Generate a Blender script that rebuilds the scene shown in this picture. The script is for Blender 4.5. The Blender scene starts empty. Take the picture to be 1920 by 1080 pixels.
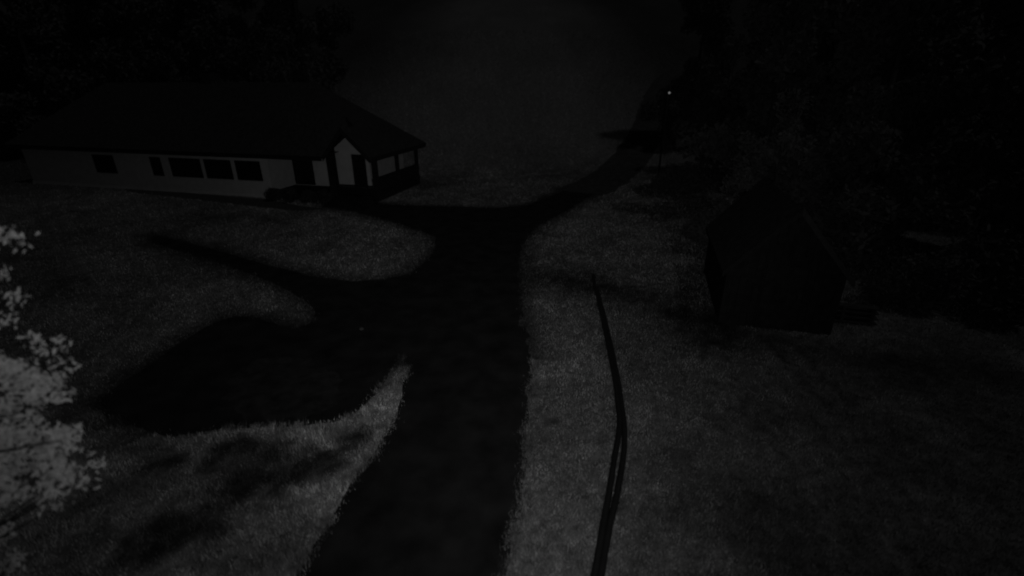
import bpy, bmesh, math, random
import numpy as np
from mathutils import Vector, Matrix, noise
from mathutils.geometry import tessellate_polygon

R = math.radians
random.seed(7); rng = np.random.default_rng(7)
scene = bpy.context.scene
C = scene.collection

# ------------------------------------------------------------------ camera
CAM_H, PITCH, FPX = 6.45, R(23), 900.0          # metres, radians, focal length in px of a 1920 px wide picture
cd = bpy.data.cameras.new('camera'); cam = bpy.data.objects.new('camera', cd); C.objects.link(cam)
cam.location = (0, 0, CAM_H); cam.rotation_euler = (R(90) - PITCH, 0, 0)
cd.sensor_width = 36; cd.lens = 36 * FPX / 1920; cd.clip_start = 0.05; cd.clip_end = 3000
cd.dof.use_dof = True; cd.dof.focus_distance = 14.0; cd.dof.aperture_fstop = 0.3      # a cheap, soft lens
scene.cycles.filter_width = 2.0
scene.camera = cam

# ------------------------------------------------------------------ night sky (the photograph is monochrome)
MOON_EL, MOON_AZ = R(60), R(125)                 # high, behind the camera on the right
w = bpy.data.worlds.new('World'); scene.world = w; w.use_nodes = True
nt = w.node_tree; nt.nodes.clear()
sky = nt.nodes.new('ShaderNodeTexSky'); sky.sky_type = 'NISHITA'; sky.sun_disc = False
sky.sun_elevation = MOON_EL; sky.sun_rotation = MOON_AZ; sky.air_density = 1; sky.dust_density = 3
bw = nt.nodes.new('ShaderNodeRGBToBW'); bg = nt.nodes.new('ShaderNodeBackground'); out = nt.nodes.new('ShaderNodeOutputWorld')
bg.inputs['Strength'].default_value = 0.0009
nt.links.new(sky.outputs[0], bw.inputs[0]); nt.links.new(bw.outputs[0], bg.inputs[0]); nt.links.new(bg.outputs[0], out.inputs[0])

# ------------------------------------------------------------------ faint moon
sd = bpy.data.lights.new('moon', 'SUN'); sd.energy = 0.082; sd.angle = R(4)
moon = bpy.data.objects.new('moon', sd); C.objects.link(moon)
d = Vector((math.sin(MOON_AZ) * math.cos(MOON_EL), math.cos(MOON_AZ) * math.cos(MOON_EL), math.sin(MOON_EL)))
moon.rotation_euler = d.to_track_quat('Z', 'Y').to_euler()

# ------------------------------------------------------------------ the security lamp on the camera's mast
LAMP_POS = Vector((0.12, -0.05, CAM_H + 0.10)); LAMP_EL, LAMP_AZ = R(-13), R(0)       # beam axis
LAMP_WE, LAMP_WR, LAMP_WL, LAMP_P = R(18), R(19.5), R(25), 36.5                              # beam height, widths to the right and left, core intensity
ld = bpy.data.lights.new('security_lamp', 'SPOT'); ld.energy = 1.0; ld.spot_size = R(165); ld.spot_blend = 0.5
ld.shadow_soft_size = 0.05
lamp = bpy.data.objects.new('security_lamp', ld); C.objects.link(lamp); lamp.location = LAMP_POS
axis = Vector((math.sin(LAMP_AZ) * math.cos(LAMP_EL), math.cos(LAMP_AZ) * math.cos(LAMP_EL), math.sin(LAMP_EL)))
lamp.rotation_euler = (-axis).to_track_quat('Z', 'Y').to_euler()
ld.use_nodes = True; ln = ld.node_tree
def mth(tree, op, a, b=None):
    n = tree.nodes.new('ShaderNodeMath'); n.operation = op
    for i, s in enumerate((a, b)):
        if s is None: continue
        if isinstance(s, (int, float)): n.inputs[i].default_value = s
        else: tree.links.new(s, n.inputs[i])
    return n.outputs[0]
em = next(n for n in ln.nodes if n.type == 'EMISSION')
geo = ln.nodes.new('ShaderNodeNewGeometry'); sx = ln.nodes.new('ShaderNodeSeparateXYZ')
ln.links.new(geo.outputs['Incoming'], sx.inputs[0])
sg = mth(ln, 'SIGN', sx.outputs[1])
vx, vy, vz = (mth(ln, 'MULTIPLY', sx.outputs[i], sg) for i in range(3))                   # direction the light leaves in
da = mth(ln, 'SUBTRACT', mth(ln, 'ARCTAN2', vx, vy), LAMP_AZ)
daz = mth(ln, 'ADD', mth(ln, 'DIVIDE', mth(ln, 'MAXIMUM', da, 0.0), LAMP_WR), mth(ln, 'DIVIDE', mth(ln, 'MINIMUM', da, 0.0), LAMP_WL))
del_ = mth(ln, 'DIVIDE', mth(ln, 'SUBTRACT', mth(ln, 'ARCSINE', vz), LAMP_EL), LAMP_WE)
fa = mth(ln, 'EXPONENT', mth(ln, 'MULTIPLY', mth(ln, 'MULTIPLY', daz, daz), -.5))
fe = mth(ln, 'POWER', mth(ln, 'ADD', 1.0, mth(ln, 'MULTIPLY', del_, del_)), -.5)
ln.links.new(mth(ln, 'MULTIPLY', mth(ln, 'MULTIPLY', fa, fe), LAMP_P * 4 * math.pi ** 2), em.inputs['Strength'])

vs = scene.view_settings
vs.view_transform = 'Standard'; vs.look = 'None'; vs.exposure = 0; vs.gamma = 1; vs.use_curve_mapping = False

# ================================================================== helpers
def gp(px, py, z=0.0):                             # a pixel of the photograph -> the point of the ground (or height z) it shows
    a, b = (px - 960) / FPX, -(py - 540) / FPX
    dx, dy, dz = a, math.cos(PITCH) + b * math.sin(PITCH), -math.sin(PITCH) + b * math.cos(PITCH)
    t = (z - CAM_H) / dz
    return (dx * t, dy * t)

def tag(o, label=None, cat=None, group=None, kind=None):
    if label: o['label'] = label
    if cat: o['category'] = cat
    if group: o['group'] = group
    if kind: o['kind'] = kind
    return o
def link(name, me, mat=None, parent=None):
    o = bpy.data.objects.new(name, me); C.objects.link(o)
    if mat: me.materials.append(mat)
    if parent: o.parent = parent
    return o
def thing(name, loc, rz=0, **kw):
    o = bpy.data.objects.new(name, None); C.objects.link(o); o.location = loc; o.rotation_euler = (0, 0, rz)
    o.empty_display_size = 0.2
    return tag(o, **kw)
def from_bm(name, bm, mat, parent=None, smooth=False):
    me = bpy.data.meshes.new(name)
    bmesh.ops.recalc_face_normals(bm, faces=bm.faces)
    bm.to_mesh(me); bm.free()
    if smooth:
        for p in me.polygons: p.use_smooth = True
    return link(name, me, mat, parent)
def box(bm, x0, x1, y0, y1, z0, z1):
    v = [bm.verts.new(p) for p in ((x0,y0,z0),(x1,y0,z0),(x1,y1,z0),(x0,y1,z0),(x0,y0,z1),(x1,y0,z1),(x1,y1,z1),(x0,y1,z1))]
    for f in ((0,3,2,1),(4,5,6,7),(0,1,5,4),(1,2,6,5),(2,3,7,6),(3,0,4,7)): bm.faces.new([v[i] for i in f])
def boxobj(name, b, mat, parent=None, bevel=0.0):
    bm = bmesh.new(); box(bm, *b)
    if bevel: bmesh.ops.bevel(bm, geom=list(bm.edges), offset=bevel, segments=1, affect='EDGES')
    return from_bm(name, bm, mat, parent)
def tube(bm, pts, rad, seg=8, cap=True):
    pts = [Vector(p) for p in pts]
    if not hasattr(rad, '__len__'): rad = [rad] * len(pts)
    rings = []; prev = None
    for i, p in enumerate(pts):
        t = (pts[min(i+1, len(pts)-1)] - pts[max(i-1, 0)]).normalized()
        if prev is None:
            n = t.cross(Vector((0, 0, 1)) if abs(t.z) < .9 else Vector((1, 0, 0))).normalized()
        else:
            n = (prev - t * prev.dot(t)).normalized()
        prev = n; b = t.cross(n)
        rings.append([bm.verts.new(p + (n * math.cos(2*math.pi*k/seg) + b * math.sin(2*math.pi*k/seg)) * rad[i]) for k in range(seg)])
    for a, b in zip(rings, rings[1:]):
        for k in range(seg): bm.faces.new((a[k], a[(k+1) % seg], b[(k+1) % seg], b[k]))
    if cap:
        bm.faces.new(rings[0][::-1]); bm.faces.new(rings[-1])
def smooth_path(pts, n=6):                          # Catmull-Rom
    P = [Vector(p) for p in pts]; P = [P[0]] + P + [P[-1]]; o = []
    for i in range(1, len(P) - 2):
        for k in range(n):
            t = k / n; a, b, c, e = P[i-1], P[i], P[i+1], P[i+2]
            o.append(.5 * ((2*b) + (c-a)*t + (2*a-5*b+4*c-e)*t*t + (3*b-a-3*c+e)*t**3))
    o.append(P[-2]); return o
def inside(X, Y, poly):
    r = np.zeros(X.shape, bool); n = len(poly); j = n - 1
    for i in range(n):
        xi, yi = poly[i]; xj, yj = poly[j]
        if yi != yj:
            r ^= ((yi > Y) != (yj > Y)) & (X < (xj - xi) * (Y - yi) / (yj - yi) + xi)
        j = i
    return r

# ------------------------------------------------------------------ materials (greys: the camera sees no colour)
def mat(name, base, rough=0.9, var=0.25, scale=8.0, bump=0.0, bscale=60.0, attr=None, spec=0.2, detail=6, emit=None):
    m = bpy.data.materials.new(name); m.use_nodes = True; t = m.node_tree
    b = t.nodes['Principled BSDF']; b.inputs['Roughness'].default_value = rough
    b.inputs['Specular IOR Level'].default_value = spec
    tc = t.nodes.new('ShaderNodeTexCoord')
    nz = t.nodes.new('ShaderNodeTexNoise'); nz.inputs['Scale'].default_value = scale; nz.inputs['Detail'].default_value = detail
    t.links.new(tc.outputs['Object'], nz.inputs['Vector'])
    mr = t.nodes.new('ShaderNodeMapRange'); mr.inputs[1].default_value = .25; mr.inputs[2].default_value = .75
    mr.inputs[3].default_value = base * (1 - var); mr.inputs[4].default_value = base * (1 + var)
    t.links.new(nz.outputs[0], mr.inputs[0]); v = mr.outputs[0]
    if attr:
        a = t.nodes.new('ShaderNodeAttribute'); a.attribute_name = attr
        v = mth(t, 'MULTIPLY', v, a.outputs['Fac'])
    t.links.new(v, b.inputs['Base Color'])
    if bump:
        n2 = t.nodes.new('ShaderNodeTexNoise'); n2.inputs['Scale'].default_value = bscale; n2.inputs['Detail'].default_value = 5
        t.links.new(tc.outputs['Object'], n2.inputs['Vector'])
        bp = t.nodes.new('ShaderNodeBump'); bp.inputs['Strength'].default_value = bump; bp.inputs['Distance'].default_value = .02
        t.links.new(n2.outputs[0], bp.inputs['Height']); t.links.new(bp.outputs[0], b.inputs['Normal'])
    if emit:
        b.inputs['Emission Color'].default_value = (1, 1, 1, 1); b.inputs['Emission Strength'].default_value = emit
    return m
M = dict(
    turf=mat('turf', .15, 1, .55, 5.0, .6, 45, attr='tone', spec=.05),
    blade=mat('grass_blade', .30, .8, .25, 2.0, attr='tone', spec=.1),
    track=mat('track_gravel', .055, 1, .4, 2, .5, 40, spec=.05),
    gravel=mat('worn_gravel', .027, 1, .6, 3, .6, 60, spec=.1),
    asphalt=mat('asphalt', .018, .95, .55, 1.6, .5, 90, spec=.1, detail=12),
    soil=mat('soil', .05, 1, .4, 6, .6, 30, spec=.05),
    wall=mat('painted_wall', .60, .9, .10, 2.5, .15, 40, spec=.1),
    trim=mat('pale_trim', .58, .7, .08, 6),
    roof=mat('dark_roofing', .034, .95, .35, 5, .5, 25, spec=.1),
    fascia=mat('dark_fascia', .02, .8, .2, 6),
    glass=mat('dark_glass', .006, .08, .1, 2, spec=.5),
    timber=mat('dark_timber', .02, .9, .4, 5, .3, 30, spec=.1),
    rake=mat('weathered_board', .035, .9, .3, 6, .2, 30),
    lumber=mat('grey_lumber', .04, .9, .35, 7, .2, 30),
    bark=mat('bark', .05, 1, .4, 9, .6, 18, spec=.05),
    dleaf=mat('dark_foliage', .08, .9, .4, .7, spec=.1),
    hleaf=mat('hedge_foliage', .04, .9, .4, 2, spec=.1),
    pleaf=mat('pale_foliage', .60, .75, .3, 5, spec=.15),
    pipe=mat('black_plastic', .014, .6, .2, 5, spec=.3),
    stone=mat('pale_stone', .07, .9, .2, 9, .4, 30),
    metal=mat('dull_metal', .015, .6, .2, 6),
    bulb=mat('lit_bulb', .2, .4, .02, 5, emit=.13),
)

# ================================================================== setting: the driveway outline (metres, from the photograph)
drive_px = [(548,1095),(600,1000),(650,918),(700,850),(733,800),(752,745),(757,690),(752,672),(738,690),(712,735),(680,765),(655,785),(622,796),
            (560,800),(480,803),(400,807),(330,818),(255,800),(200,783),(188,762),(192,748),(230,716),(290,680),(350,636),(400,606),
            (440,593),(490,597),(528,611),(556,612),(585,603),(592,588),(578,568),(545,547),(480,517),(400,490),(320,466),(284,455),
            (288,441),(340,452),(420,474),(500,497),(590,519),(660,528),(720,525),(770,512),(800,490),(818,462),(815,444),(780,430),
            (720,412),(660,396),(605,388),(620,372),(690,380),(760,386),(850,388),(930,391),(985,386),(1050,362),(1120,326),(1146,331),
            (1130,352),(1070,392),(1010,424),(985,450),(972,490),(975,550),(984,610),(1000,655),(1003,690),(992,740),
            (991,800),(986,880),(978,950),(962,1020),(940,1095)]
drive = [gp(*p) for p in drive_px]
# drive goes on under and behind the camera
drive = [(-3.6, -6.0)] + drive + [(0.0, -6.0)]
fine = []
for i, (a, b) in enumerate(zip(drive, drive[1:] + drive[:1])):
    a, b = Vector(a), Vector(b); L = (b - a).length; n = max(1, int(L / .22))
    nrm = Vector((-(b-a).y, (b-a).x)).normalized()
    for k in range(n):
        p = a.lerp(b, k / n)
        amp = .05 if L < 8 else .03
        fine.append(p + nrm * amp * noise.noise(Vector((p.x * 2.1, p.y * 2.1, 3.7))) * 1.6)
DR = [(p.x, p.y) for p in fine]
me = bpy.data.meshes.new('driveway')
tris = tessellate_polygon([[Vector((x, y, 0)) for x, y in DR]])
me.from_pydata([(x, y, .012) for x, y in DR], [], tris); me.update()
bm = bmesh.new(); bm.from_mesh(me); bmesh.ops.recalc_face_normals(bm, faces=bm.faces)
if sum(f.normal.z for f in bm.faces) < 0: bmesh.ops.reverse_faces(bm, faces=bm.faces)
bm.to_mesh(me); bm.free()
tag(link('driveway', me, M['asphalt']), kind='structure')

# bare dark earth showing between the rough grass of the verge
def patch(px, seed):
    c = [Vector((*gp(*p), .008)) for p in px]; o = []
    for a, b in zip(c, c[1:] + c[:1]):
        n = max(1, int((b - a).length / .06))
        for k in range(n):
            p = a.lerp(b, k / n)
            o.append(p + Vector((noise.noise(p * 4.0 + Vector((seed, 0, 0))), noise.noise(p * 4.0 + Vector((0, seed, 5))), 0)) * .24 + Vector((noise.noise(p * 13.0), noise.noise(p * 13.0 + Vector((9, 0, 0))), 0)) * .07)
    return o
soil_px = [[(218,1062),(232,1000),(300,965),(380,955),(445,962),(455,990),(400,1010),(330,1035),(270,1070),(235,1080)],
           [(390,905),(372,870),(420,826),(470,818),(530,832),(600,838),(655,850),(640,890),(590,905),(520,925),(450,935),(400,930)],
           [(640,812),(690,800),(705,815),(668,850),(620,845)],
           [(255,862),(330,850),(360,862),(320,880),(262,878)]]
SOIL = [[(p.x, p.y) for p in patch(px, i * 3.1)] for i, px in enumerate(soil_px)]
# worn gravelly middle of the parking pad
o = patch([(440,700),(480,675),(540,668),(600,680),(640,715),(635,755),(600,780),(520,790),(450,785),(425,745)], 5.5)
me = bpy.data.meshes.new('worn_gravel'); me.from_pydata([(p.x, p.y, .017) for p in o], [], [tuple(t) for t in tessellate_polygon([o])]); me.update()
bm = bmesh.new(); bm.from_mesh(me); bmesh.ops.recalc_face_normals(bm, faces=bm.faces)
if sum(f.normal.z for f in bm.faces) < 0: bmesh.ops.reverse_faces(bm, faces=bm.faces)
bm.to_mesh(me); bm.free()
tag(link('worn_gravel', me, M['gravel']), kind='structure')
# planting bed along the foot of the house front
bedpts = [(gp(*p)) for p in ((228,350),(300,357),(400,366),(506,374),(560,386),(612,392),(560,396),(500,390),(400,378),(300,367),(240,360))]
me = bpy.data.meshes.new('planting_bed')
me.from_pydata([(x, y, .006) for x, y in bedpts], [], [tuple(t) for t in tessellate_polygon([[Vector((x, y, 0)) for x, y in bedpts]])]); me.update()
bm = bmesh.new(); bm.from_mesh(me); bmesh.ops.recalc_face_normals(bm, faces=bm.faces)
if sum(f.normal.z for f in bm.faces) < 0: bmesh.ops.reverse_faces(bm, faces=bm.faces)
bm.to_mesh(me); bm.free()
tag(link('planting_bed', me, M['soil']), kind='structure')

# ------------------------------------------------------------------ the ground sheet
def seg_dist(X, Y, pts):
    D = np.full(X.shape, 1e9)
    for (ax, ay), (bx, by) in zip(pts, pts[1:]):
        vx, vy = bx - ax, by - ay
        t = np.clip(((X - ax) * vx + (Y - ay) * vy) / (vx * vx + vy * vy), 0, 1)
        D = np.minimum(D, np.hypot(X - ax - t * vx, Y - ay - t * vy))
    return D
def vnoise(X, Y, s, seed):                          # smooth value noise
    r = np.random.default_rng(seed).random((256, 256))
    x, y = X * s + 1000.3, Y * s + 1000.7
    i, j = np.floor(x).astype(int), np.floor(y).astype(int); fx, fy = x - i, y - j
    fx, fy = fx * fx * (3 - 2 * fx), fy * fy * (3 - 2 * fy)
    q = lambda a, b: r[a % 256, b % 256]
    return (q(i, j) * (1-fx) + q(i+1, j) * fx) * (1-fy) + (q(i, j+1) * (1-fx) + q(i+1, j+1) * fx) * fy
lawn_band = [gp(*p) for p in ((1040,520),(1150,545),(1250,585),(1400,640),(1560,665),(1800,700))]      # a darker band across the lawn
ROUGH = [(-14, 1), (-14, 8.5), (-9.3, 8.6), (-6.7, 7.6), (-3.4, 8.3), (-2.2, 10.8), (-1.7, 10), (-2.9, 5), (-3, 1)]
ruts = [[gp(*p) for p in ((1440,640),(1490,700),(1530,740),(1582,788))], [gp(*p) for p in ((1500,655),(1540,705),(1592,758))]]
def tone(X, Y, fine=False):
    t = .80 + .42 * (vnoise(X, Y, .22, 1) - .5) + .42 * (vnoise(X, Y, .9, 2) - .5) + .30 * (vnoise(X, Y, 3.1, 3) - .5)
    t -= .50 * np.exp(-(seg_dist(X, Y, lawn_band) / 1.15) ** 2)
    # thin, worn grass along the farther rims of the drive
    m_ = (np.hypot(X, Y) > 10.5) & (np.hypot(X, Y) < 46)
    if m_.any(): t[m_] *= .30 + .70 * np.clip(seg_dist(X[m_], Y[m_], drive[1:-1]) / .9, 0, 1)
    t -= .20 * np.exp(-(((X - 5.2) / 2.6) ** 2 + ((Y - 15.5) / 4) ** 2))  # lamp fall-off on the right lawn, painted into the tone as a dark blob
    if fine:
        for q_ in ruts: t *= 1 - .8 * np.exp(-(seg_dist(X, Y, q_) / .15) ** 2)
    r = inside(X, Y, ROUGH)
    t = np.where(r, t * (1.15 + 1.1 * np.clip(vnoise(X, Y * 1.6, 1.3, 4) * 1.3 - .25, 0, 1)), t)
    # bare damp earth shows through the rough grass in soft-edged patches
    near = (X > -9) & (X < -1) & (Y > 3) & (Y < 9)
    if near.any():
        xn, yn = X[near], Y[near]; e = np.zeros(xn.shape)
        for k_ in range(10):
            ox, oy = .26 * (vnoise(xn, yn, 5, 30 + k_) - .5) + .10 * math.cos(k_ * 2.4), .26 * (vnoise(xn, yn, 5, 50 + k_) - .5) + .10 * math.sin(k_ * 2.4)
            for q_ in SOIL: e += inside(xn + ox, yn + oy, q_) / 10
        e *= np.clip(.55 + .9 * vnoise(xn, yn, 4, 70), 0, 1)
        t[near] *= 1 - .80 * np.clip(e, 0, 1)
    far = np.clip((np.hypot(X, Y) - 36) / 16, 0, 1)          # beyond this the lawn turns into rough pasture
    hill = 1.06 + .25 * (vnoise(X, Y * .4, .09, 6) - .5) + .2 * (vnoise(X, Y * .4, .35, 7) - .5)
    hill *= .35 + .65 * np.clip((X + 26) / 18, 0, 1) * np.clip((24 - X) / 16, 0, 1)     # light fading out to both sides, painted into the hill tone
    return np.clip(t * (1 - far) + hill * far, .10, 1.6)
def rise(X, Y):                                     # the land climbs gently behind the house
    s = np.clip(Y - 41, 0, 190)
    return .27 * s * s / (s + 5)
xs = np.concatenate([[-600, -300, -170], np.arange(-110, -30, 1.6), np.arange(-30, -10, .3), np.arange(-10, 0, .12), np.arange(0, 30.01, .3), np.arange(31.5, 111, 1.6), [170, 300, 600]])
ys = np.concatenate([[-60, -25, -10], np.arange(-4, 3, .3), np.arange(3, 9, .12), np.arange(9, 44.01, .3), np.arange(45, 180, 1.2), [200, 230, 350, 600]])
GX, GY = np.meshgrid(xs, ys); GZ = rise(GX, GY)
nx, ny = len(xs), len(ys)
idx = np.arange(nx * ny).reshape(ny, nx)
q = np.stack([idx[:-1, :-1], idx[:-1, 1:], idx[1:, 1:], idx[1:, :-1]], -1).reshape(-1, 4)
me = bpy.data.meshes.new('ground')
me.from_pydata(np.stack([GX.ravel(), GY.ravel(), GZ.ravel()], -1).tolist(), [], q.tolist()); me.update()
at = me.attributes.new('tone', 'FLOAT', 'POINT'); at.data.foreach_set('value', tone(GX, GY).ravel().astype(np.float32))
tag(link('ground', me, M['turf']), kind='structure')

# ------------------------------------------------------------------ the drive climbs the hill as a track
def hill_point(px, py):                             # where the line of sight meets the rising land
    a, b = (px - 960) / FPX, -(py - 540) / FPX
    dx, dy, dz = a, math.cos(PITCH) + b * math.sin(PITCH), -math.sin(PITCH) + b * math.cos(PITCH)
    t = 20.0
    while t < 260 and CAM_H + dz * t > float(rise(np.array(dx * t), np.array(dy * t))): t += .05
    return Vector((dx * t, dy * t, 0))
cl_ = smooth_path([hill_point(*p) for p in ((1085,362),(1132,340),(1168,312),(1196,278),(1216,240),(1228,204),(1240,170),(1266,140),(1310,118))], 14)
V = []; W2 = 1.7
for i, p in enumerate(cl_):
    t = (cl_[min(i+1, len(cl_)-1)] - cl_[max(i-1, 0)]).normalized(); n_ = Vector((-t.y, t.x, 0))
    for k_ in range(5):
        q_ = p + n_ * W2 * (k_ / 2 - 1) * (1 + .15 * noise.noise(p * .7 + Vector((k_, 0, 0))))
        V.append((q_.x, q_.y, float(rise(np.array(q_.x), np.array(q_.y))) + .03))
F = [(i*5+k_, i*5+k_+1, i*5+k_+6, i*5+k_+5) for i in range(len(cl_)-1) for k_ in range(4)]
me = bpy.data.meshes.new('hill_track'); me.from_pydata(V, [], F); me.update()
tag(link('hill_track', me, M['track']), kind='structure')
TRACK = [(p.x, p.y) for p in cl_]

# ------------------------------------------------------------------ grass blades
def blades(name, X, Y, h, wd, Z=None, tmul=1.0, lean=.6):
    n = len(X); az = rng.random(n) * 2 * np.pi; la = rng.random(n) * 2 * np.pi; ll = rng.random(n) * lean * h
    dx, dy = np.cos(az) * wd * .5, np.sin(az) * wd * .5
    Z = rise(X, Y) if Z is None else Z
    V = np.empty((n, 3, 3), np.float32)
    V[:, 0] = np.stack([X - dx, Y - dy, Z - .005], -1); V[:, 1] = np.stack([X + dx, Y + dy, Z - .005], -1)
    V[:, 2] = np.stack([X + np.cos(la) * ll, Y + np.sin(la) * ll, Z + h], -1)
    me = bpy.data.meshes.new(name); me.vertices.add(3 * n); me.vertices.foreach_set('co', V.ravel())
    me.loops.add(3 * n); me.loops.foreach_set('vertex_index', np.arange(3 * n, dtype=np.int32))
    me.polygons.add(n); me.polygons.foreach_set('loop_start', np.arange(0, 3 * n, 3, dtype=np.int32))
    me.update(); me.validate()
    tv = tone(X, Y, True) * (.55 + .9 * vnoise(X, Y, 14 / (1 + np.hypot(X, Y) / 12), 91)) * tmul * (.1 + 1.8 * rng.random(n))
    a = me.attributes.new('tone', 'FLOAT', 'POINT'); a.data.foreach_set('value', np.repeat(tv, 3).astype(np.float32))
    return link(name, me, M['blade'])
N = 640000
r = np.exp(rng.uniform(math.log(4.0), math.log(105), N)); az = rng.uniform(-1.05, 1.05, N)
X, Y = r * np.sin(az), r * np.cos(az)
jx, jy = X + rng.normal(0, .075, N), Y + rng.normal(0, .075, N)     # ragged rim
keep = ~inside(jx, jy, DR) & (seg_dist(jx, jy, TRACK) > W2)
# nothing grows under the house and the shed
HO, HROT = (-15.0, 29.5), R(-14)
hu = (X - HO[0]) * math.cos(HROT) + (Y - HO[1]) * math.sin(HROT); hv = -(X - HO[0]) * math.sin(HROT) + (Y - HO[1]) * math.cos(HROT)
keep &= ~((hu > -20) & (hu < 7.3) & (hv > -.1) & (hv < 7.5))
keep &= ~inside(X, Y, bedpts)
X, Y = X[keep], Y[keep]; rr = np.hypot(X, Y)
rough = inside(X, Y, ROUGH)
h = (.035 + .04 * rng.random(len(X))) * (.8 + rr * .02)
h = np.where(rough, h * (.6 + 1.3 * vnoise(X, Y, 2.3, 9)), h)
wd = .012 * (.75 + rr * .05)
tag(blades('grass', X, Y, h, wd), 'short mown lawn grass spreading around the dark driveway', 'grass', kind='stuff')
# long tufts that hang over the driveway rim
P = np.array(DR); dist = np.hypot(P[:, 0], P[:, 1]); P = P[(dist > 4) & (dist < 14)]
k = rng.integers(0, len(P), 26000)
cl = vnoise(P[k, 0], P[k, 1], 2.2, 21)
k = k[cl > .42]
X = P[k, 0] + rng.normal(0, .07, len(k)); Y = P[k, 1] + rng.normal(0, .07, len(k))
tag(blades('rim_grass', X, Y, .05 + .07 * rng.random(len(X)), np.full(len(X), .012), lean=.9, tmul=.55),
    'longer ragged grass fringing the edges of the driveway', 'grass', kind='stuff')

# ================================================================== the house
house = thing('house', (HO[0], HO[1], 0), HROT, label='long low bungalow with pale walls, dark hipped roof and corner porch', cat='house')
def u_at(px, z, v):                                 # where on the house line v the picture column px falls
    lo, hi = -24, 12
    for _ in range(50):
        m = (lo + hi) / 2
        x = HO[0] + m * math.cos(HROT) - v * math.sin(HROT); y = HO[1] + m * math.sin(HROT) + v * math.cos(HROT)
        if 960 + FPX * x / (y * math.cos(PITCH) + (CAM_H - z) * math.sin(PITCH)) < px: lo = m
        else: hi = m
    return lo
def wall_panel(name, u0, u1, v, z0, z1, holes, t=.2, mat_='wall', parent=None, axis_='u'):
    us = sorted({u0, u1, *[a for h_ in holes for a in h_[:2]]}); zs = sorted({z0, z1, *[a for h_ in holes for a in h_[2:]]})
    bm = bmesh.new()
    for a, b in zip(us, us[1:]):
        run = None
        for c, e in zip(zs, zs[1:]):
            cu, cz = (a + b) / 2, (c + e) / 2
            if any(h_[0] < cu < h_[1] and h_[2] < cz < h_[3] for h_ in holes): continue
            if axis_ == 'u': box(bm, a, b, v, v + t, c, e)
            else: box(bm, v - t, v, a, b, c, e)
    bmesh.ops.remove_doubles(bm, verts=bm.verts, dist=1e-5)
    # drop the inner faces shared by neighbouring blocks
    seen = {}
    for f in list(bm.faces):
        seen.setdefault(tuple(sorted(vv.index for vv in f.verts)), []).append(f)
    bm.verts.index_update()
    seen = {}
    for f in bm.faces: seen.setdefault(frozenset(vv.index for vv in f.verts), []).append(f)
    bmesh.ops.delete(bm, geom=[f for fs in seen.values() if len(fs) > 1 for f in fs], context='FACES')
    return from_bm(name, bm, M[mat_], parent)
def window(u0, u1, z0, z1, v, nmul=1, parent=house, cross=True):
    """frame with its pane and glazing bars, standing in a wall opening on line v"""
    bm = bmesh.new(); f = .06
    box(bm, u0, u1, v + .02, v + .12, z0, z0 + f); box(bm, u0, u1, v + .02, v + .12, z1 - f, z1)
    box(bm, u0, u0 + f, v + .02, v + .12, z0 + f, z1 - f); box(bm, u1 - f, u1, v + .02, v + .12, z0 + f, z1 - f)
    w_ = from_bm('window', bm, M['fascia'], parent)
    boxobj('pane', (u0 + f, u1 - f, v + .06, v + .075, z0 + f, z1 - f), M['glass'], w_)
    boxobj('sill', (u0 - .05, u1 + .05, v - .06, v - .002, z0 - .06, z0 - .002), M['trim'], w_)
    for i in range(1, nmul + 1):
        c = u0 + (u1 - u0) * i / (nmul + 1)
        boxobj('glazing_bar', (c - .015, c + .015, v + .035, v + .058, z0 + f, z1 - f), M['fascia'], w_)
    return w_
WZ0, WZ1, EAVE = 1.0, 2.18, 2.6
UR = .35; UL = -19.4
spans = [(176, 216, 1), (283, 304, 0), (319, 378, 1), (384, 435, 1), (442, 490, 1)]
holes = [(u_at(a, 1.6, 0), u_at(b, 1.6, 0), WZ0, WZ1) for a, b, _ in spans]
wall_panel('front_wall', UL, UR, 0, .0, EAVE, holes, parent=house)
for (a, b, z0, z1), (_, _, m_) in zip(holes, spans): window(a, b, z0, z1, 0, m_)
# projecting foundation course under the windows
boxobj('foundation', (UL - .03, UR - .02, -.06, -.003, 0.0, .22), M['wall'], house)
# porch recess: back wall with a wide glazed door, the entry door, side walls
VB = 2.2; UB = 5.85; DK = .42
s0, s1 = u_at(522, 1.4, VB), u_at(588, 1.4, VB); e0, e1 = u_at(661, 1.5, VB), u_at(690, 1.5, VB)
e1 = min(e1, UB - .25)
wall_panel('porch_wall', UR, UB, VB, DK, 3.62, [(s0, s1, DK + .02, DK + 2.05), (e0, e1, DK + .02, DK + 2.05)], parent=house)
boxobj('entry_gable_wall', (u_at(624, 1.6, .08) - .3, 5.25, VB + .003, VB + .197, 3.623, 4.05), M['wall'], house)
wall_panel('end_wall', .22, VB, UR, .23, EAVE + .8, [], axis_='v', parent=house)
sw = wall_panel('side_wall', VB + .22, 6.6, UB, DK, EAVE, [], axis_='v', parent=house)
wall_panel('back_wall', UL, UB, 6.62, 0, EAVE, [], parent=house)
wall_panel('far_end_wall', .22, 6.6, UL + .2, 0, EAVE, [], axis_='v', parent=house)
gd = window(s0, s1, DK + .02, DK + 2.05, VB, 2); gd.name = 'glazed_door'
dr = boxobj('door', (e0, e1, VB + .06, VB + .11, DK + .02, DK + 2.05), M['timber'], house)
boxobj('handle', (e0 + .08, e0 + .12, VB + .01, VB + .057, DK + .98, DK + 1.12), M['metal'], dr)
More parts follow.
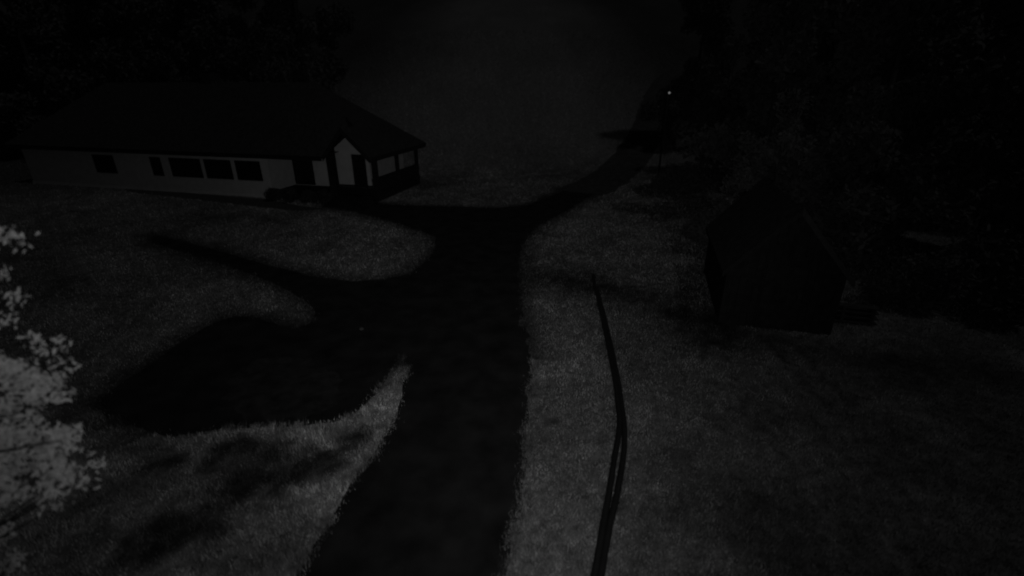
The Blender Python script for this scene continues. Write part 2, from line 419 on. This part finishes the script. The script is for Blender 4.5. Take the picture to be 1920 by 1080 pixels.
# deck of separate boards, its skirt, posts, rails
UD = 7.0
for i in range(15):
    v0 = -.05 + i * .15
    boxobj('deck_board', (UR + .01, UD + .15, v0, v0 + .142, DK - .04, DK - .001), M['timber'], house)
for i in range(5):
    u0 = UB + .02 + i * .255
    boxobj('deck_board', (u0, u0 + .245, 2.21, 6.6, DK - .04, DK - .001), M['timber'], house)
boxobj('deck_skirt', (UR + .02, UD + .12, -.02, .02, 0, DK - .045), M['timber'], house)
boxobj('deck_skirt', (UD + .08, UD + .12, .025, 6.6, 0, DK - .045), M['timber'], house)
def post(u, v, w_, z1): 
    p = boxobj('post', (u - w_/2, u + w_/2, v - w_/2, v + w_/2, DK, z1), M['timber'], house, .01)
    boxobj('post_foot', (u - w_/2 - .04, u + w_/2 + .04, v - w_/2 - .04, v + w_/2 + .04, DK + .001, DK + .12), M['timber'], p)
u622 = u_at(624, 1.6, .08); u702 = u_at(704, 1.6, .08)
post(u622, .1, .40, 3.05); post(u702, .1, .26, 2.6); post(UD, 3.6, .2, EAVE); post(UD, 6.5, .2, EAVE)
def rail(u0, v0, u1, v1, top=DK + .95):
    along_u = abs(u1 - u0) > abs(v1 - v0)
    bm = bmesh.new(); e = .03
    if along_u: box(bm, u0, u1, v0 - e, v0 + e, top - .06, top)
    else: box(bm, u0 - e, u0 + e, v0, v1, top - .06, top)
    rl = from_bm('rail', bm, M['timber'], house)
    L = (u1 - u0) if along_u else (v1 - v0); n = int(L / .11)
    bal = None
    for i in range(n):
        s = (i + .5) / n * L
        if bal is None:
            bal = boxobj('baluster', (-.035, .035, -.02, .02, DK + .06, top - .065), M['timber'], rl)
            o = bal
        else:
            o = bal.copy(); C.objects.link(o)
        o.location = (u0 + s, v0, 0) if along_u else (u0, v0 + s, 0)
        if not along_u: o.rotation_euler = (0, 0, R(90))
rail(u622 + .25, .1, u702 - .15, .1, DK + .62)
rail(UD, .35, UD, 3.48); rail(UD, 3.72, UD, 6.38)
# hipped roof, eaves and the little entry gable at the porch corner
RU0, RU1, RV0, RV1, RZ = UL - .5, 7.45, -.55, 7.2, 6.45
VM = (RV0 + RV1) / 2
bm = bmesh.new()
c = [bm.verts.new(p) for p in ((RU0,RV0,EAVE),(RU1,RV0,EAVE),(RU1,RV1,EAVE),(RU0,RV1,EAVE),(RU0+5.5,VM,RZ),(RU1-5.4,VM,RZ))]
# the front slope is opened where the entry gable stands
ga, gb = u622 - .05, u702 + .12; gm = (ga + gb) / 2 - .1; GZ1 = 4.15
sl = (RZ - EAVE) / (VM - RV0); vtop = RV0 + (GZ1 - EAVE) / sl
g1, g2, g3 = bm.verts.new((ga, RV0, EAVE)), bm.verts.new((gb, RV0, EAVE)), bm.verts.new((gm, vtop, GZ1))
g4 = bm.verts.new((gm, RV0, GZ1))
bm.faces.new((c[0], g1, g3, c[5], c[4])); bm.faces.new((g2, c[1], c[5], g3))
bm.faces.new((c[1], c[2], c[5])); bm.faces.new((c[2], c[3], c[4], c[5])); bm.faces.new((c[3], c[0], c[4]))
bm.faces.new((g1, g4, g3)); bm.faces.new((g4, g2, g3))
roof = from_bm('roof', bm, M['roof'], house)
so = roof.modifiers.new('thick', 'SOLIDIFY'); so.thickness = .12; so.offset = 1
# eaves boards
boxobj('fascia_board', (RU0, ga - .1, RV0 - .03, RV0 - .003, EAVE - .16, EAVE + .09), M['fascia'], roof)
boxobj('fascia_board', (RU1 + .003, RU1 + .03, RV0, RV1, EAVE - .16, EAVE + .09), M['fascia'], roof)
for s, (a, b) in (('l', (ga, gm)), ('r', (gb, gm))):
    bm = bmesh.new()
    L = [(a, EAVE), (b, GZ1)]
    pv = []
    for y_ in (RV0 - .06, RV0 - .02):
        pv.append([bm.verts.new((a, y_, EAVE - .16)), bm.verts.new((b, y_, GZ1 - .16)), bm.verts.new((b, y_, GZ1 + .14)), bm.verts.new((a, y_, EAVE + .14))])
    bm.faces.new(pv[0]); bm.faces.new(pv[1][::-1])
    for i in range(4): bm.faces.new((pv[0][i], pv[0][(i+1) % 4], pv[1][(i+1) % 4], pv[1][i]))
    from_bm('bargeboard', bm, M['fascia'], roof)
boxobj('soffit', (RU0 + .1, ga - .2, RV0 + .02, -.07, EAVE - .06, EAVE - .03), M['fascia'], roof)
# porch ceiling left of the entry
boxobj('porch_ceiling', (UR + .02, ga - .75, .02, VB - .02, EAVE - .02, EAVE + .02), M['fascia'], roof)
ch = boxobj('chimney', (-6.3, -5.5, 3.2, 4.1, 5.6, 7.1), M['roof'], roof, .02)

# low dark shrubs in front of the porch
def leaf_cloud(n, pts_fn, size, flat=.5):
    V = np.empty((n, 4, 3), np.float32)
    for i in range(n):
        p = pts_fn(); s = size * random.uniform(.6, 1.3)
        nrm = Vector((random.gauss(0, 1), random.gauss(0, 1), random.gauss(0, 1) + flat)).normalized()
        a = nrm.orthogonal().normalized(); a.rotate(Matrix.Rotation(random.random() * 6.28, 3, nrm)); b = nrm.cross(a)
        for k, (ca, cb) in enumerate(((-1, 0), (-.05, -.42), (1, 0), (-.05, .42))):
            V[i, k] = Vector(p) + a * ca * s + b * cb * s + nrm * (-.12 * s if k in (0, 2) else 0)
    me = bpy.data.meshes.new('leaves')
    me.vertices.add(4 * n); me.vertices.foreach_set('co', V.ravel())
    me.loops.add(4 * n); me.loops.foreach_set('vertex_index', np.arange(4 * n, dtype=np.int32))
    me.polygons.add(n); me.polygons.foreach_set('loop_start', np.arange(0, 4 * n, 4, dtype=np.int32))
    me.update(); me.validate(); return me
def clump_points(clumps):
    wts = [c_[1] ** 2 for c_ in clumps]
    def f():
        c_, r_ = random.choices(clumps, wts)[0]
        d_ = Vector((random.gauss(0, 1), random.gauss(0, 1), random.gauss(0, 1))).normalized()
        return c_ + d_ * r_ * random.random() ** .45
    return f
def shrub_mesh(w_, h_, n, size):
    cl = []
    for i in range(14):
        a = random.random() * 6.28; rr_ = random.random() ** .5 * w_ * .38
        cl.append((Vector((math.cos(a) * rr_, math.sin(a) * rr_ * .7, random.uniform(.25, .8) * h_)), random.uniform(.14, .26) * w_))
    me = leaf_cloud(n, clump_points(cl), size); return me
sh_labels = ['low dark shrub at the corner of the front wall and porch', 'second low dark shrub before the porch, counting from the wall',
             'low dark shrub beneath the wide glazed porch door', 'low dark shrub against the thick porch post']
base_sh = shrub_mesh(1.25, .8, 1500, .07)
bm = bmesh.new()
for i in range(6):
    a = i * 1.05; tube(bm, [(0, 0, 0), (math.cos(a) * .15, math.sin(a) * .15, .25), (math.cos(a) * .35, math.sin(a) * .3, .5)], [.02, .014, .006], 5)
stem_me = bpy.data.meshes.new('stems'); bm.to_mesh(stem_me); bm.free(); stem_me.materials.append(M['bark']); base_sh.materials.append(M['hleaf'])
for i, lb in enumerate(sh_labels):
    u = .95 + i * 1.12; v = -.62
    x = HO[0] + u * math.cos(HROT) - v * math.sin(HROT); y = HO[1] + u * math.sin(HROT) + v * math.cos(HROT)
    s = thing('shrub', (x, y, 0), i * 1.7, label=lb, cat='shrub', group='low shrubs before the porch')
    s.scale = (1, 1, (.95, 1.05, .9, 1.0)[i])
    link('foliage', base_sh, None, s); link('stem', stem_me, None, s)

# ================================================================== shed at the right edge of the lawn
SL, SR = Vector((*gp(1345, 606), 0)), Vector((*gp(1552, 613), 0))
srot = R(-15); SW = 2.95
shed = thing('garden_shed', SL, srot, label='small dark shed with a steep gable at the right of the lawn', cat='shed')
SE, SA, SD = 1.75, 3.45, 4.4                       # eaves, apex, depth
n = 16
for i in range(n):                                  # upright boards of the gable front
    a, b = SW * i / n + .006, SW * (i + 1) / n - .006
    ha = SE + (SA - SE) * (1 - abs(2 * a / SW - 1)); hb = SE + (SA - SE) * (1 - abs(2 * b / SW - 1))
    bm = bmesh.new(); y0, y1 = (0, .025) if i % 2 else (-.006, .019)
    v = [bm.verts.new(p) for p in ((a,y0,.03),(b,y0,.03),(b,y0,hb),(a,y0,ha),(a,y1,.03),(b,y1,.03),(b,y1,hb),(a,y1,ha))]
    for f in ((0,1,2,3),(7,6,5,4),(0,4,5,1),(1,5,6,2),(2,6,7,3),(3,7,4,0)): bm.faces.new([v[k_] for k_ in f])
    from_bm('board', bm, M['timber'], shed)
bm = bmesh.new(); box(bm, .02, SW - .02, .03, SD, 0, SE)
v = [bm.verts.new(p) for p in ((.02,.03,SE+.001),(SW-.02,.03,SE+.001),(SW/2,.03,SA-.03),(.02,SD,SE+.001),(SW-.02,SD,SE+.001),(SW/2,SD,SA-.03))]
for f in ((0,1,2),(5,4,3),(0,2,5,3),(1,4,5,2),(0,3,4,1)): bm.faces.new([v[k_] for k_ in f])
from_bm('wall', bm, M['timber'], shed)
for sgn in (-1, 1):
    e = SW/2 + sgn * (SW/2 + .14); ez = SE - .14 * (SA - SE) / (SW / 2)
    bm = bmesh.new(); pv = []
    for y_ in (-.16, SD + .1):
        pv.append([bm.verts.new((SW/2, y_, SA + .02)), bm.verts.new((e, y_, ez + .02)), bm.verts.new((e, y_, ez + .09)), bm.verts.new((SW/2, y_, SA + .10))])
    bm.faces.new(pv[0]); bm.faces.new(pv[1][::-1])
    for i in range(4): bm.faces.new((pv[0][i], pv[0][(i+1) % 4], pv[1][(i+1) % 4], pv[1][i]))
    rf = from_bm('roof_slope', bm, M['roof'], shed)
    bm = bmesh.new(); pv = []
    for y_ in (-.20, -.165):
        pv.append([bm.verts.new((SW/2 + sgn*.002, y_, SA - .08)), bm.verts.new((e, y_, ez - .07)), bm.verts.new((e, y_, ez + .11)), bm.verts.new((SW/2 + sgn*.002, y_, SA + .12))])
    bm.faces.new(pv[0]); bm.faces.new(pv[1][::-1])
    for i in range(4): bm.faces.new((pv[0][i], pv[0][(i+1) % 4], pv[1][(i+1) % 4], pv[1][i]))
    from_bm('bargeboard', bm, M['rake' if sgn > 0 else 'timber'], shed)
sd_ = boxobj('door', (SW/2 - .5, SW/2 + .5, -.05, -.01, .06, 1.95), M['timber'], shed, .008)
boxobj('handle', (SW/2 + .38, SW/2 + .41, -.09, -.051, .95, 1.1), M['metal'], sd_)
# boards stacked beside the shed
ls = Vector((*gp(1600, 606), 0))
for i in range(7):
    lay, col = divmod(i, 2)
    o = boxobj('plank', (-.55, .55, -.11, .11, 0, .05), M['lumber'], None, .006)
    o.location = ls + Vector((.06 * random.uniform(-1, 1), col * .25, lay * .16 + .05)); o.rotation_euler = (0, 0, srot + random.uniform(-.05, .05))
    tag(o, ['front bottom board of the grey plank stack by the shed', 'rear bottom board of the grey plank stack by the shed',
            'front board on the second layer of the plank stack', 'rear board on the second layer of the plank stack',
            'front board on the third layer of the plank stack', 'rear board on the third layer of the plank stack',
            'single board on top of the plank stack beside the shed'][i], 'plank', 'planks stacked beside the shed')
for lay in range(4):
    for e in (-1, 1):
        o = boxobj('spacer', (-.04, .04, -.13, .37 if lay < 3 else .13, 0, .05 if lay == 0 else .106), M['lumber'])
        o.location = ls + Vector((math.cos(srot), math.sin(srot), 0)) * e * .38 + Vector((0, 0, 0 if lay == 0 else lay * .16 - .058))
        o.rotation_euler = (0, 0, srot)
        tag(o, f'short {"right" if e > 0 else "left"} spacer block under layer {["one","two","three","four"][lay]} of the plank stack', 'spacer', 'spacers between the stacked planks')

# ================================================================== two black pipes lying on the lawn
def pipe(px, label, dz=0.0):
    pts = smooth_path([(*gp(*p), .05 + dz) for p in px], 10)
    pts = [p + Vector((noise.noise(p * .9) * .02, 0, 0)) for p in pts]
    bm = bmesh.new(); rad = []
    tube(bm, pts, .056, 10)
    o = from_bm('drain_pipe', bm, M['pipe'], None, True)
    return tag(o, label, 'pipe', 'black pipes on the lawn')
pipe([(1108,1110),(1116,1075),(1129,1000),(1141,930),(1152,862),(1160,815),(1160,775),(1149,700),(1136,632),(1124,575),(1116,540),(1112,518)],
     'black pipe on the lawn, the left one of the pair')
pipe([(1120,1110),(1128,1075),(1141,1000),(1155,935),(1167,870),(1171,825),(1168,780),(1156,705),(1142,634),(1129,578),(1120,545)],
     'black pipe on the lawn, the right one of the pair')

# a pale stone on the driveway
bm = bmesh.new(); bmesh.ops.create_icosphere(bm, subdivisions=2, radius=.07)
for v in bm.verts: v.co *= 1 + .3 * noise.noise(v.co * 14); v.co.z *= .55
o = from_bm('stone', bm, M['stone'], None, True); o.location = (*gp(678, 619), .045)
tag(o, 'small pale stone lying on the dark driveway', 'stone')

# ================================================================== trees
def tree_mesh(seed, H, spread, nleaf, lsize, low=.12):
    random.seed(seed)
    bm = bmesh.new(); tip = Vector((random.uniform(-.3, .3), random.uniform(-.3, .3), H * .85))
    trunk = [Vector((0, 0, -.1)).lerp(tip, t) + Vector((random.uniform(-.1, .1), random.uniform(-.1, .1), 0)) * (t > 0) for t in (0, .15, .35, .55, .75, 1)]
    tube(bm, trunk, [.26, .21, .17, .13, .08, .03], 8); cl = []
    for i in range(26):
        t = random.uniform(low, .95); b0 = Vector((0, 0, 0)).lerp(tip, t); a = random.random() * 6.28
        L = spread * (1.15 - .75 * t) * random.uniform(.6, 1.05)
        b1 = b0 + Vector((math.cos(a) * L * .55, math.sin(a) * L * .55, L * .12)); b2 = b0 + Vector((math.cos(a) * L, math.sin(a) * L, L * random.uniform(-.05, .35)))
        tube(bm, [b0, b1, b2], [.07 * (1.2 - t), .045 * (1.2 - t), .012], 5)
        for p in (b1, b2, b1.lerp(b2, .5)): cl.append((p + Vector((random.gauss(0, .3), random.gauss(0, .3), random.gauss(0, .3))), random.uniform(.5, 1.0) * spread * .27))
    cl.append((tip, spread * .3))
    tm = bpy.data.meshes.new('trunk'); bmesh.ops.recalc_face_normals(bm, faces=bm.faces); bm.to_mesh(tm); bm.free(); tm.materials.append(M['bark'])
    cm = leaf_cloud(nleaf, clump_points(cl), lsize); cm.materials.append(M['dleaf'])
    return tm, cm
KINDS = [tree_mesh(11, 13, 3.6, 21000, .16, .05), tree_mesh(12, 11, 3.2, 19000, .15, .05), tree_mesh(13, 15, 4.2, 23000, .17, .07)]
def plant(x, y, kind, s, rz, label, group):
    t = thing('tree', (x, y, float(rise(np.array(x), np.array(y)))), rz, label=label, cat='tree', group=group); t.scale = (s, s, s)
    link('trunk', KINDS[kind][0], None, t); link('crown', KINDS[kind][1], None, t)
right = [(12.2, 24.0, 0, .95, 'dark tree whose edge bounds the lit lawn on the right'),
         (9.9, 18.2, 1, .62, 'smaller dark tree just left of the shed'),
         (13.5, 18.5, 2, .85, 'dark tree directly behind the shed'),
         (17.5, 16.5, 0, .95, 'dark tree behind the plank stack right of the shed'),
         (20.5, 14.0, 1, 1.05, 'dark tree at the right edge of the picture'),
         (14.8, 27.5, 2, .95, 'tall dark tree behind the others at upper right'),
         (21.5, 24.0, 0, 1.1, 'tall dark tree in the far right row'),
         (27.0, 21.0, 2, 1.0, 'dark tree filling the upper right corner'),
         (18.5, 36.0, 1, 1.15, 'distant dark tree near the small light'),
         (24.0, 36.0, 0, 1.15, 'distant dark tree right of the small light'),
         (31.0, 33.0, 2, 1.0, 'distant dark tree at far upper right'),
         (15.6, 37.5, 1, .95, 'distant dark tree standing under the small light'),
         (16.5, 47.0, 2, 1.0, 'far dark tree whose crown backs the small light'),
         (19.0, 30.5, 0, 1.1, 'tall dark tree in the second row at right'),
         (25.5, 28.0, 1, 1.35, 'broad dark tree deep in the right row'),
         (16.0, 22.5, 1, 1.2, 'dark tree behind the tree that backs the shed')]
left = [(-19.5, 46.0, 1, 1.35, 'dark tree rising behind the roof ridge end'),
        (-24.5, 46.5, 0, 1.3, 'dark tree behind the middle of the roof'),
        (-30.0, 45.5, 2, 1.15, 'dark tree behind the left half of the roof'),
        (-36.0, 47.0, 0, 1.35, 'dark tree behind the far left end of the house'),
        (-42.0, 46.0, 1, 1.5, 'dark tree left of the house at the picture edge'),
        (-49.0, 50.0, 2, 1.3, 'dark tree in the far upper left corner'),
        (-22.0, 56.0, 2, 1.4, 'tall tree in the back row behind the ridge end'),
        (-30.5, 57.0, 0, 1.6, 'tall tree in the back row behind mid roof'),
        (-39.0, 58.0, 2, 1.45, 'tall tree in the back row at upper left'),
        (-48.0, 60.0, 1, 1.8, 'tall tree in the back row near the left corner')]
random.seed(5)
for x, y, k_, s, lb in right: plant(x, y, k_, s, random.random() * 6.28, lb, 'dark trees right of the lawn')
for x, y, k_, s, lb in left: plant(x, y, k_, s, random.random() * 6.28, lb, 'dark trees behind the house')

# dark bushes closing the lawn right of the plank stack
random.seed(77)
bush = shrub_mesh(3.4, 2.6, 5000, .13); bush.materials.append(M['dleaf'])
bm = bmesh.new()
for i in range(7):
    a = i * .9; tube(bm, [(0, 0, 0), (math.cos(a) * .3, math.sin(a) * .3, .8), (math.cos(a) * .9, math.sin(a) * .7, 1.7)], [.05, .035, .012], 5)
bstem = bpy.data.meshes.new('stems'); bm.to_mesh(bstem); bm.free(); bstem.materials.append(M['bark'])
for i, (x, y, s, lb) in enumerate([(12.3, 13.6, .75, 'dark bush right behind the plank stack'), (14.6, 13.3, 1.0, 'second dark bush right of the plank stack'),
                                   (17.3, 12.6, 1.1, 'third dark bush right of the plank stack'), (20.0, 11.6, 1.15, 'dark bush at the far right picture edge'),
                                   (8.3, 19.6, .7, 'dark bush left of the shed at the lawn edge'), (10.2, 30.5, .8, 'distant dark bush right of the far driveway bend')]):
    b_ = thing('bush', (x, y, 0), i * 1.3, label=lb, cat='bush', group='dark bushes at the lawn edge'); b_.scale = (s, s, s)
    link('foliage', bush, None, b_); link('stem', bstem, None, b_)

# ------------------------------------------------------------------ the pale leafy tree close by on the left
random.seed(31)
nt_ = thing('leafy_tree', (-5.7, 2.6, 0), 0, label='pale leafy tree reaching in close at the left edge', cat='tree')
def at_depth(px, py, dep):
    a, b = (px - 960) / FPX, -(py - 540) / FPX
    return Vector((a, math.cos(PITCH) + b * math.sin(PITCH), -math.sin(PITCH) + b * math.cos(PITCH))) * dep + Vector((0, 0, CAM_H))
base = Vector((-5.7, 2.6, 0))
twigs = [(24, 446, 22, 45), (-40, 470, 50, 70), (0, 520, 16, 22), (18, 574, 30, 60), (-35, 630, 40, 80), (20, 690, 55, 260), (75, 715, 46, 230), (100, 740, 30, 110),
         (45, 770, 62, 320), (10, 810, 60, 280), (70, 830, 48, 240), (120, 825, 32, 130), (45, 880, 52, 280), (100, 875, 30, 120), (150, 888, 26, 90), (180, 880, 12, 26),
         (90, 915, 28, 70), (10, 920, 40, 170), (30, 1035, 24, 70), (-10, 1000, 35, 110), (112, 655, 16, 26), (62, 640, 22, 34), (108, 950, 7, 6), (-60, 760, 90, 400), (-70, 900, 80, 300), (-90, 590, 60, 110)]
bm = bmesh.new()
stem = [base, base + Vector((.05, .15, 1.2)), base + Vector((.12, .3, 2.4)), base + Vector((.1, .45, 3.6)), base + Vector((.15, .5, 4.8)), base + Vector((.2, .55, 5.6))]
tube(bm, [p - base for p in stem], [.11, .095, .08, .06, .04, .015], 9)
cl = []; num = []
for px, py, rp, n_ in twigs:
    dep = random.uniform(4.35, 4.95); c_ = at_depth(px, py, dep); r_ = rp * dep / FPX
    j = min(range(len(stem)), key=lambda i: abs(stem[i].z - (c_.z - .35)))
    s_ = stem[j]; mid = s_.lerp(c_, .55) + Vector((0, 0, -.08))
    tube(bm, [s_ - base, mid - base, c_ - base], [.028, .016, .005], 5)
    cl.append((c_ - base, r_)); num.append(n_)
from_bm('trunk', bm, M['bark'], nt_, True)
# broad leaves: two folded halves each
V = []; F = []
for (c_, r_), n_ in zip(cl, num):
    subs = []
    for _ in range(max(2, int(n_ / 22))):
        q_ = Vector((random.gauss(0, 1), random.gauss(0, 1), random.gauss(0, 1))).normalized() * r_ * random.random() ** .5
        subs.append((c_ + q_, random.uniform(.10, .24)))
    for _ in range(int(n_ * .85)):
        sc, sr = random.choice(subs)
        d_ = Vector((random.gauss(0, .5), random.gauss(0, .5), random.gauss(0, .5))) * sr * .55
        p = sc + d_; s = random.uniform(.014, .034)
        nrm = Vector((random.gauss(.6, .6), random.gauss(-.6, .6), random.gauss(.6, .6))).normalized()
        a = nrm.orthogonal().normalized(); a.rotate(Matrix.Rotation(random.random() * 6.28, 3, nrm)); b = nrm.cross(a)
        k_ = len(V)
        for ca, cb, cn in ((-1, 0, -.1), (-.4, -.40, .12), (.4, -.34, .1), (1.35, 0, -.3), (.4, .34, .1), (-.4, .40, .12), (0, 0, -.06)):
            V.append(p + a * ca * s + b * cb * s + nrm * cn * s)
        F += [(k_, k_+1, k_+6), (k_+1, k_+2, k_+6), (k_+2, k_+3, k_+6), (k_+3, k_+4, k_+6), (k_+4, k_+5, k_+6), (k_+5, k_, k_+6)]
me = bpy.data.meshes.new('crown'); me.from_pydata(V, [], F); me.update()
link('crown', me, M['pleaf'], nt_)

# ================================================================== far yard light
LY = 33.0; lx = (1254 - 960) / FPX * (LY * math.cos(PITCH) + .3)
lz = CAM_H + LY * math.tan(-PITCH + math.atan((540 - 174) / FPX))
yl = thing('yard_light', (lx, LY, 0), 0, label='tiny far light glowing on a pole among dark trees', cat='lamp')
bm = bmesh.new(); tube(bm, [(0, .25, 0), (0, .25, lz * .5), (0, .25, lz + .25)], [.07, .06, .05], 8); from_bm('pole', bm, M['metal'], yl, True)
bm = bmesh.new(); tube(bm, [(0, .25, lz + .2), (0, .1, lz + .26), (0, 0, lz + .16)], .025, 6); from_bm('arm', bm, M['metal'], yl, True)
bm = bmesh.new(); bmesh.ops.create_cone(bm, cap_ends=True, segments=12, radius1=.13, radius2=.05, depth=.1, matrix=Matrix.Translation((0, 0, lz + .13))); from_bm('lamp_shade', bm, M['metal'], yl)
bm = bmesh.new(); bmesh.ops.create_icosphere(bm, subdivisions=2, radius=.07, matrix=Matrix.Translation((0, 0, lz))); from_bm('bulb', bm, M['bulb'], yl, True)
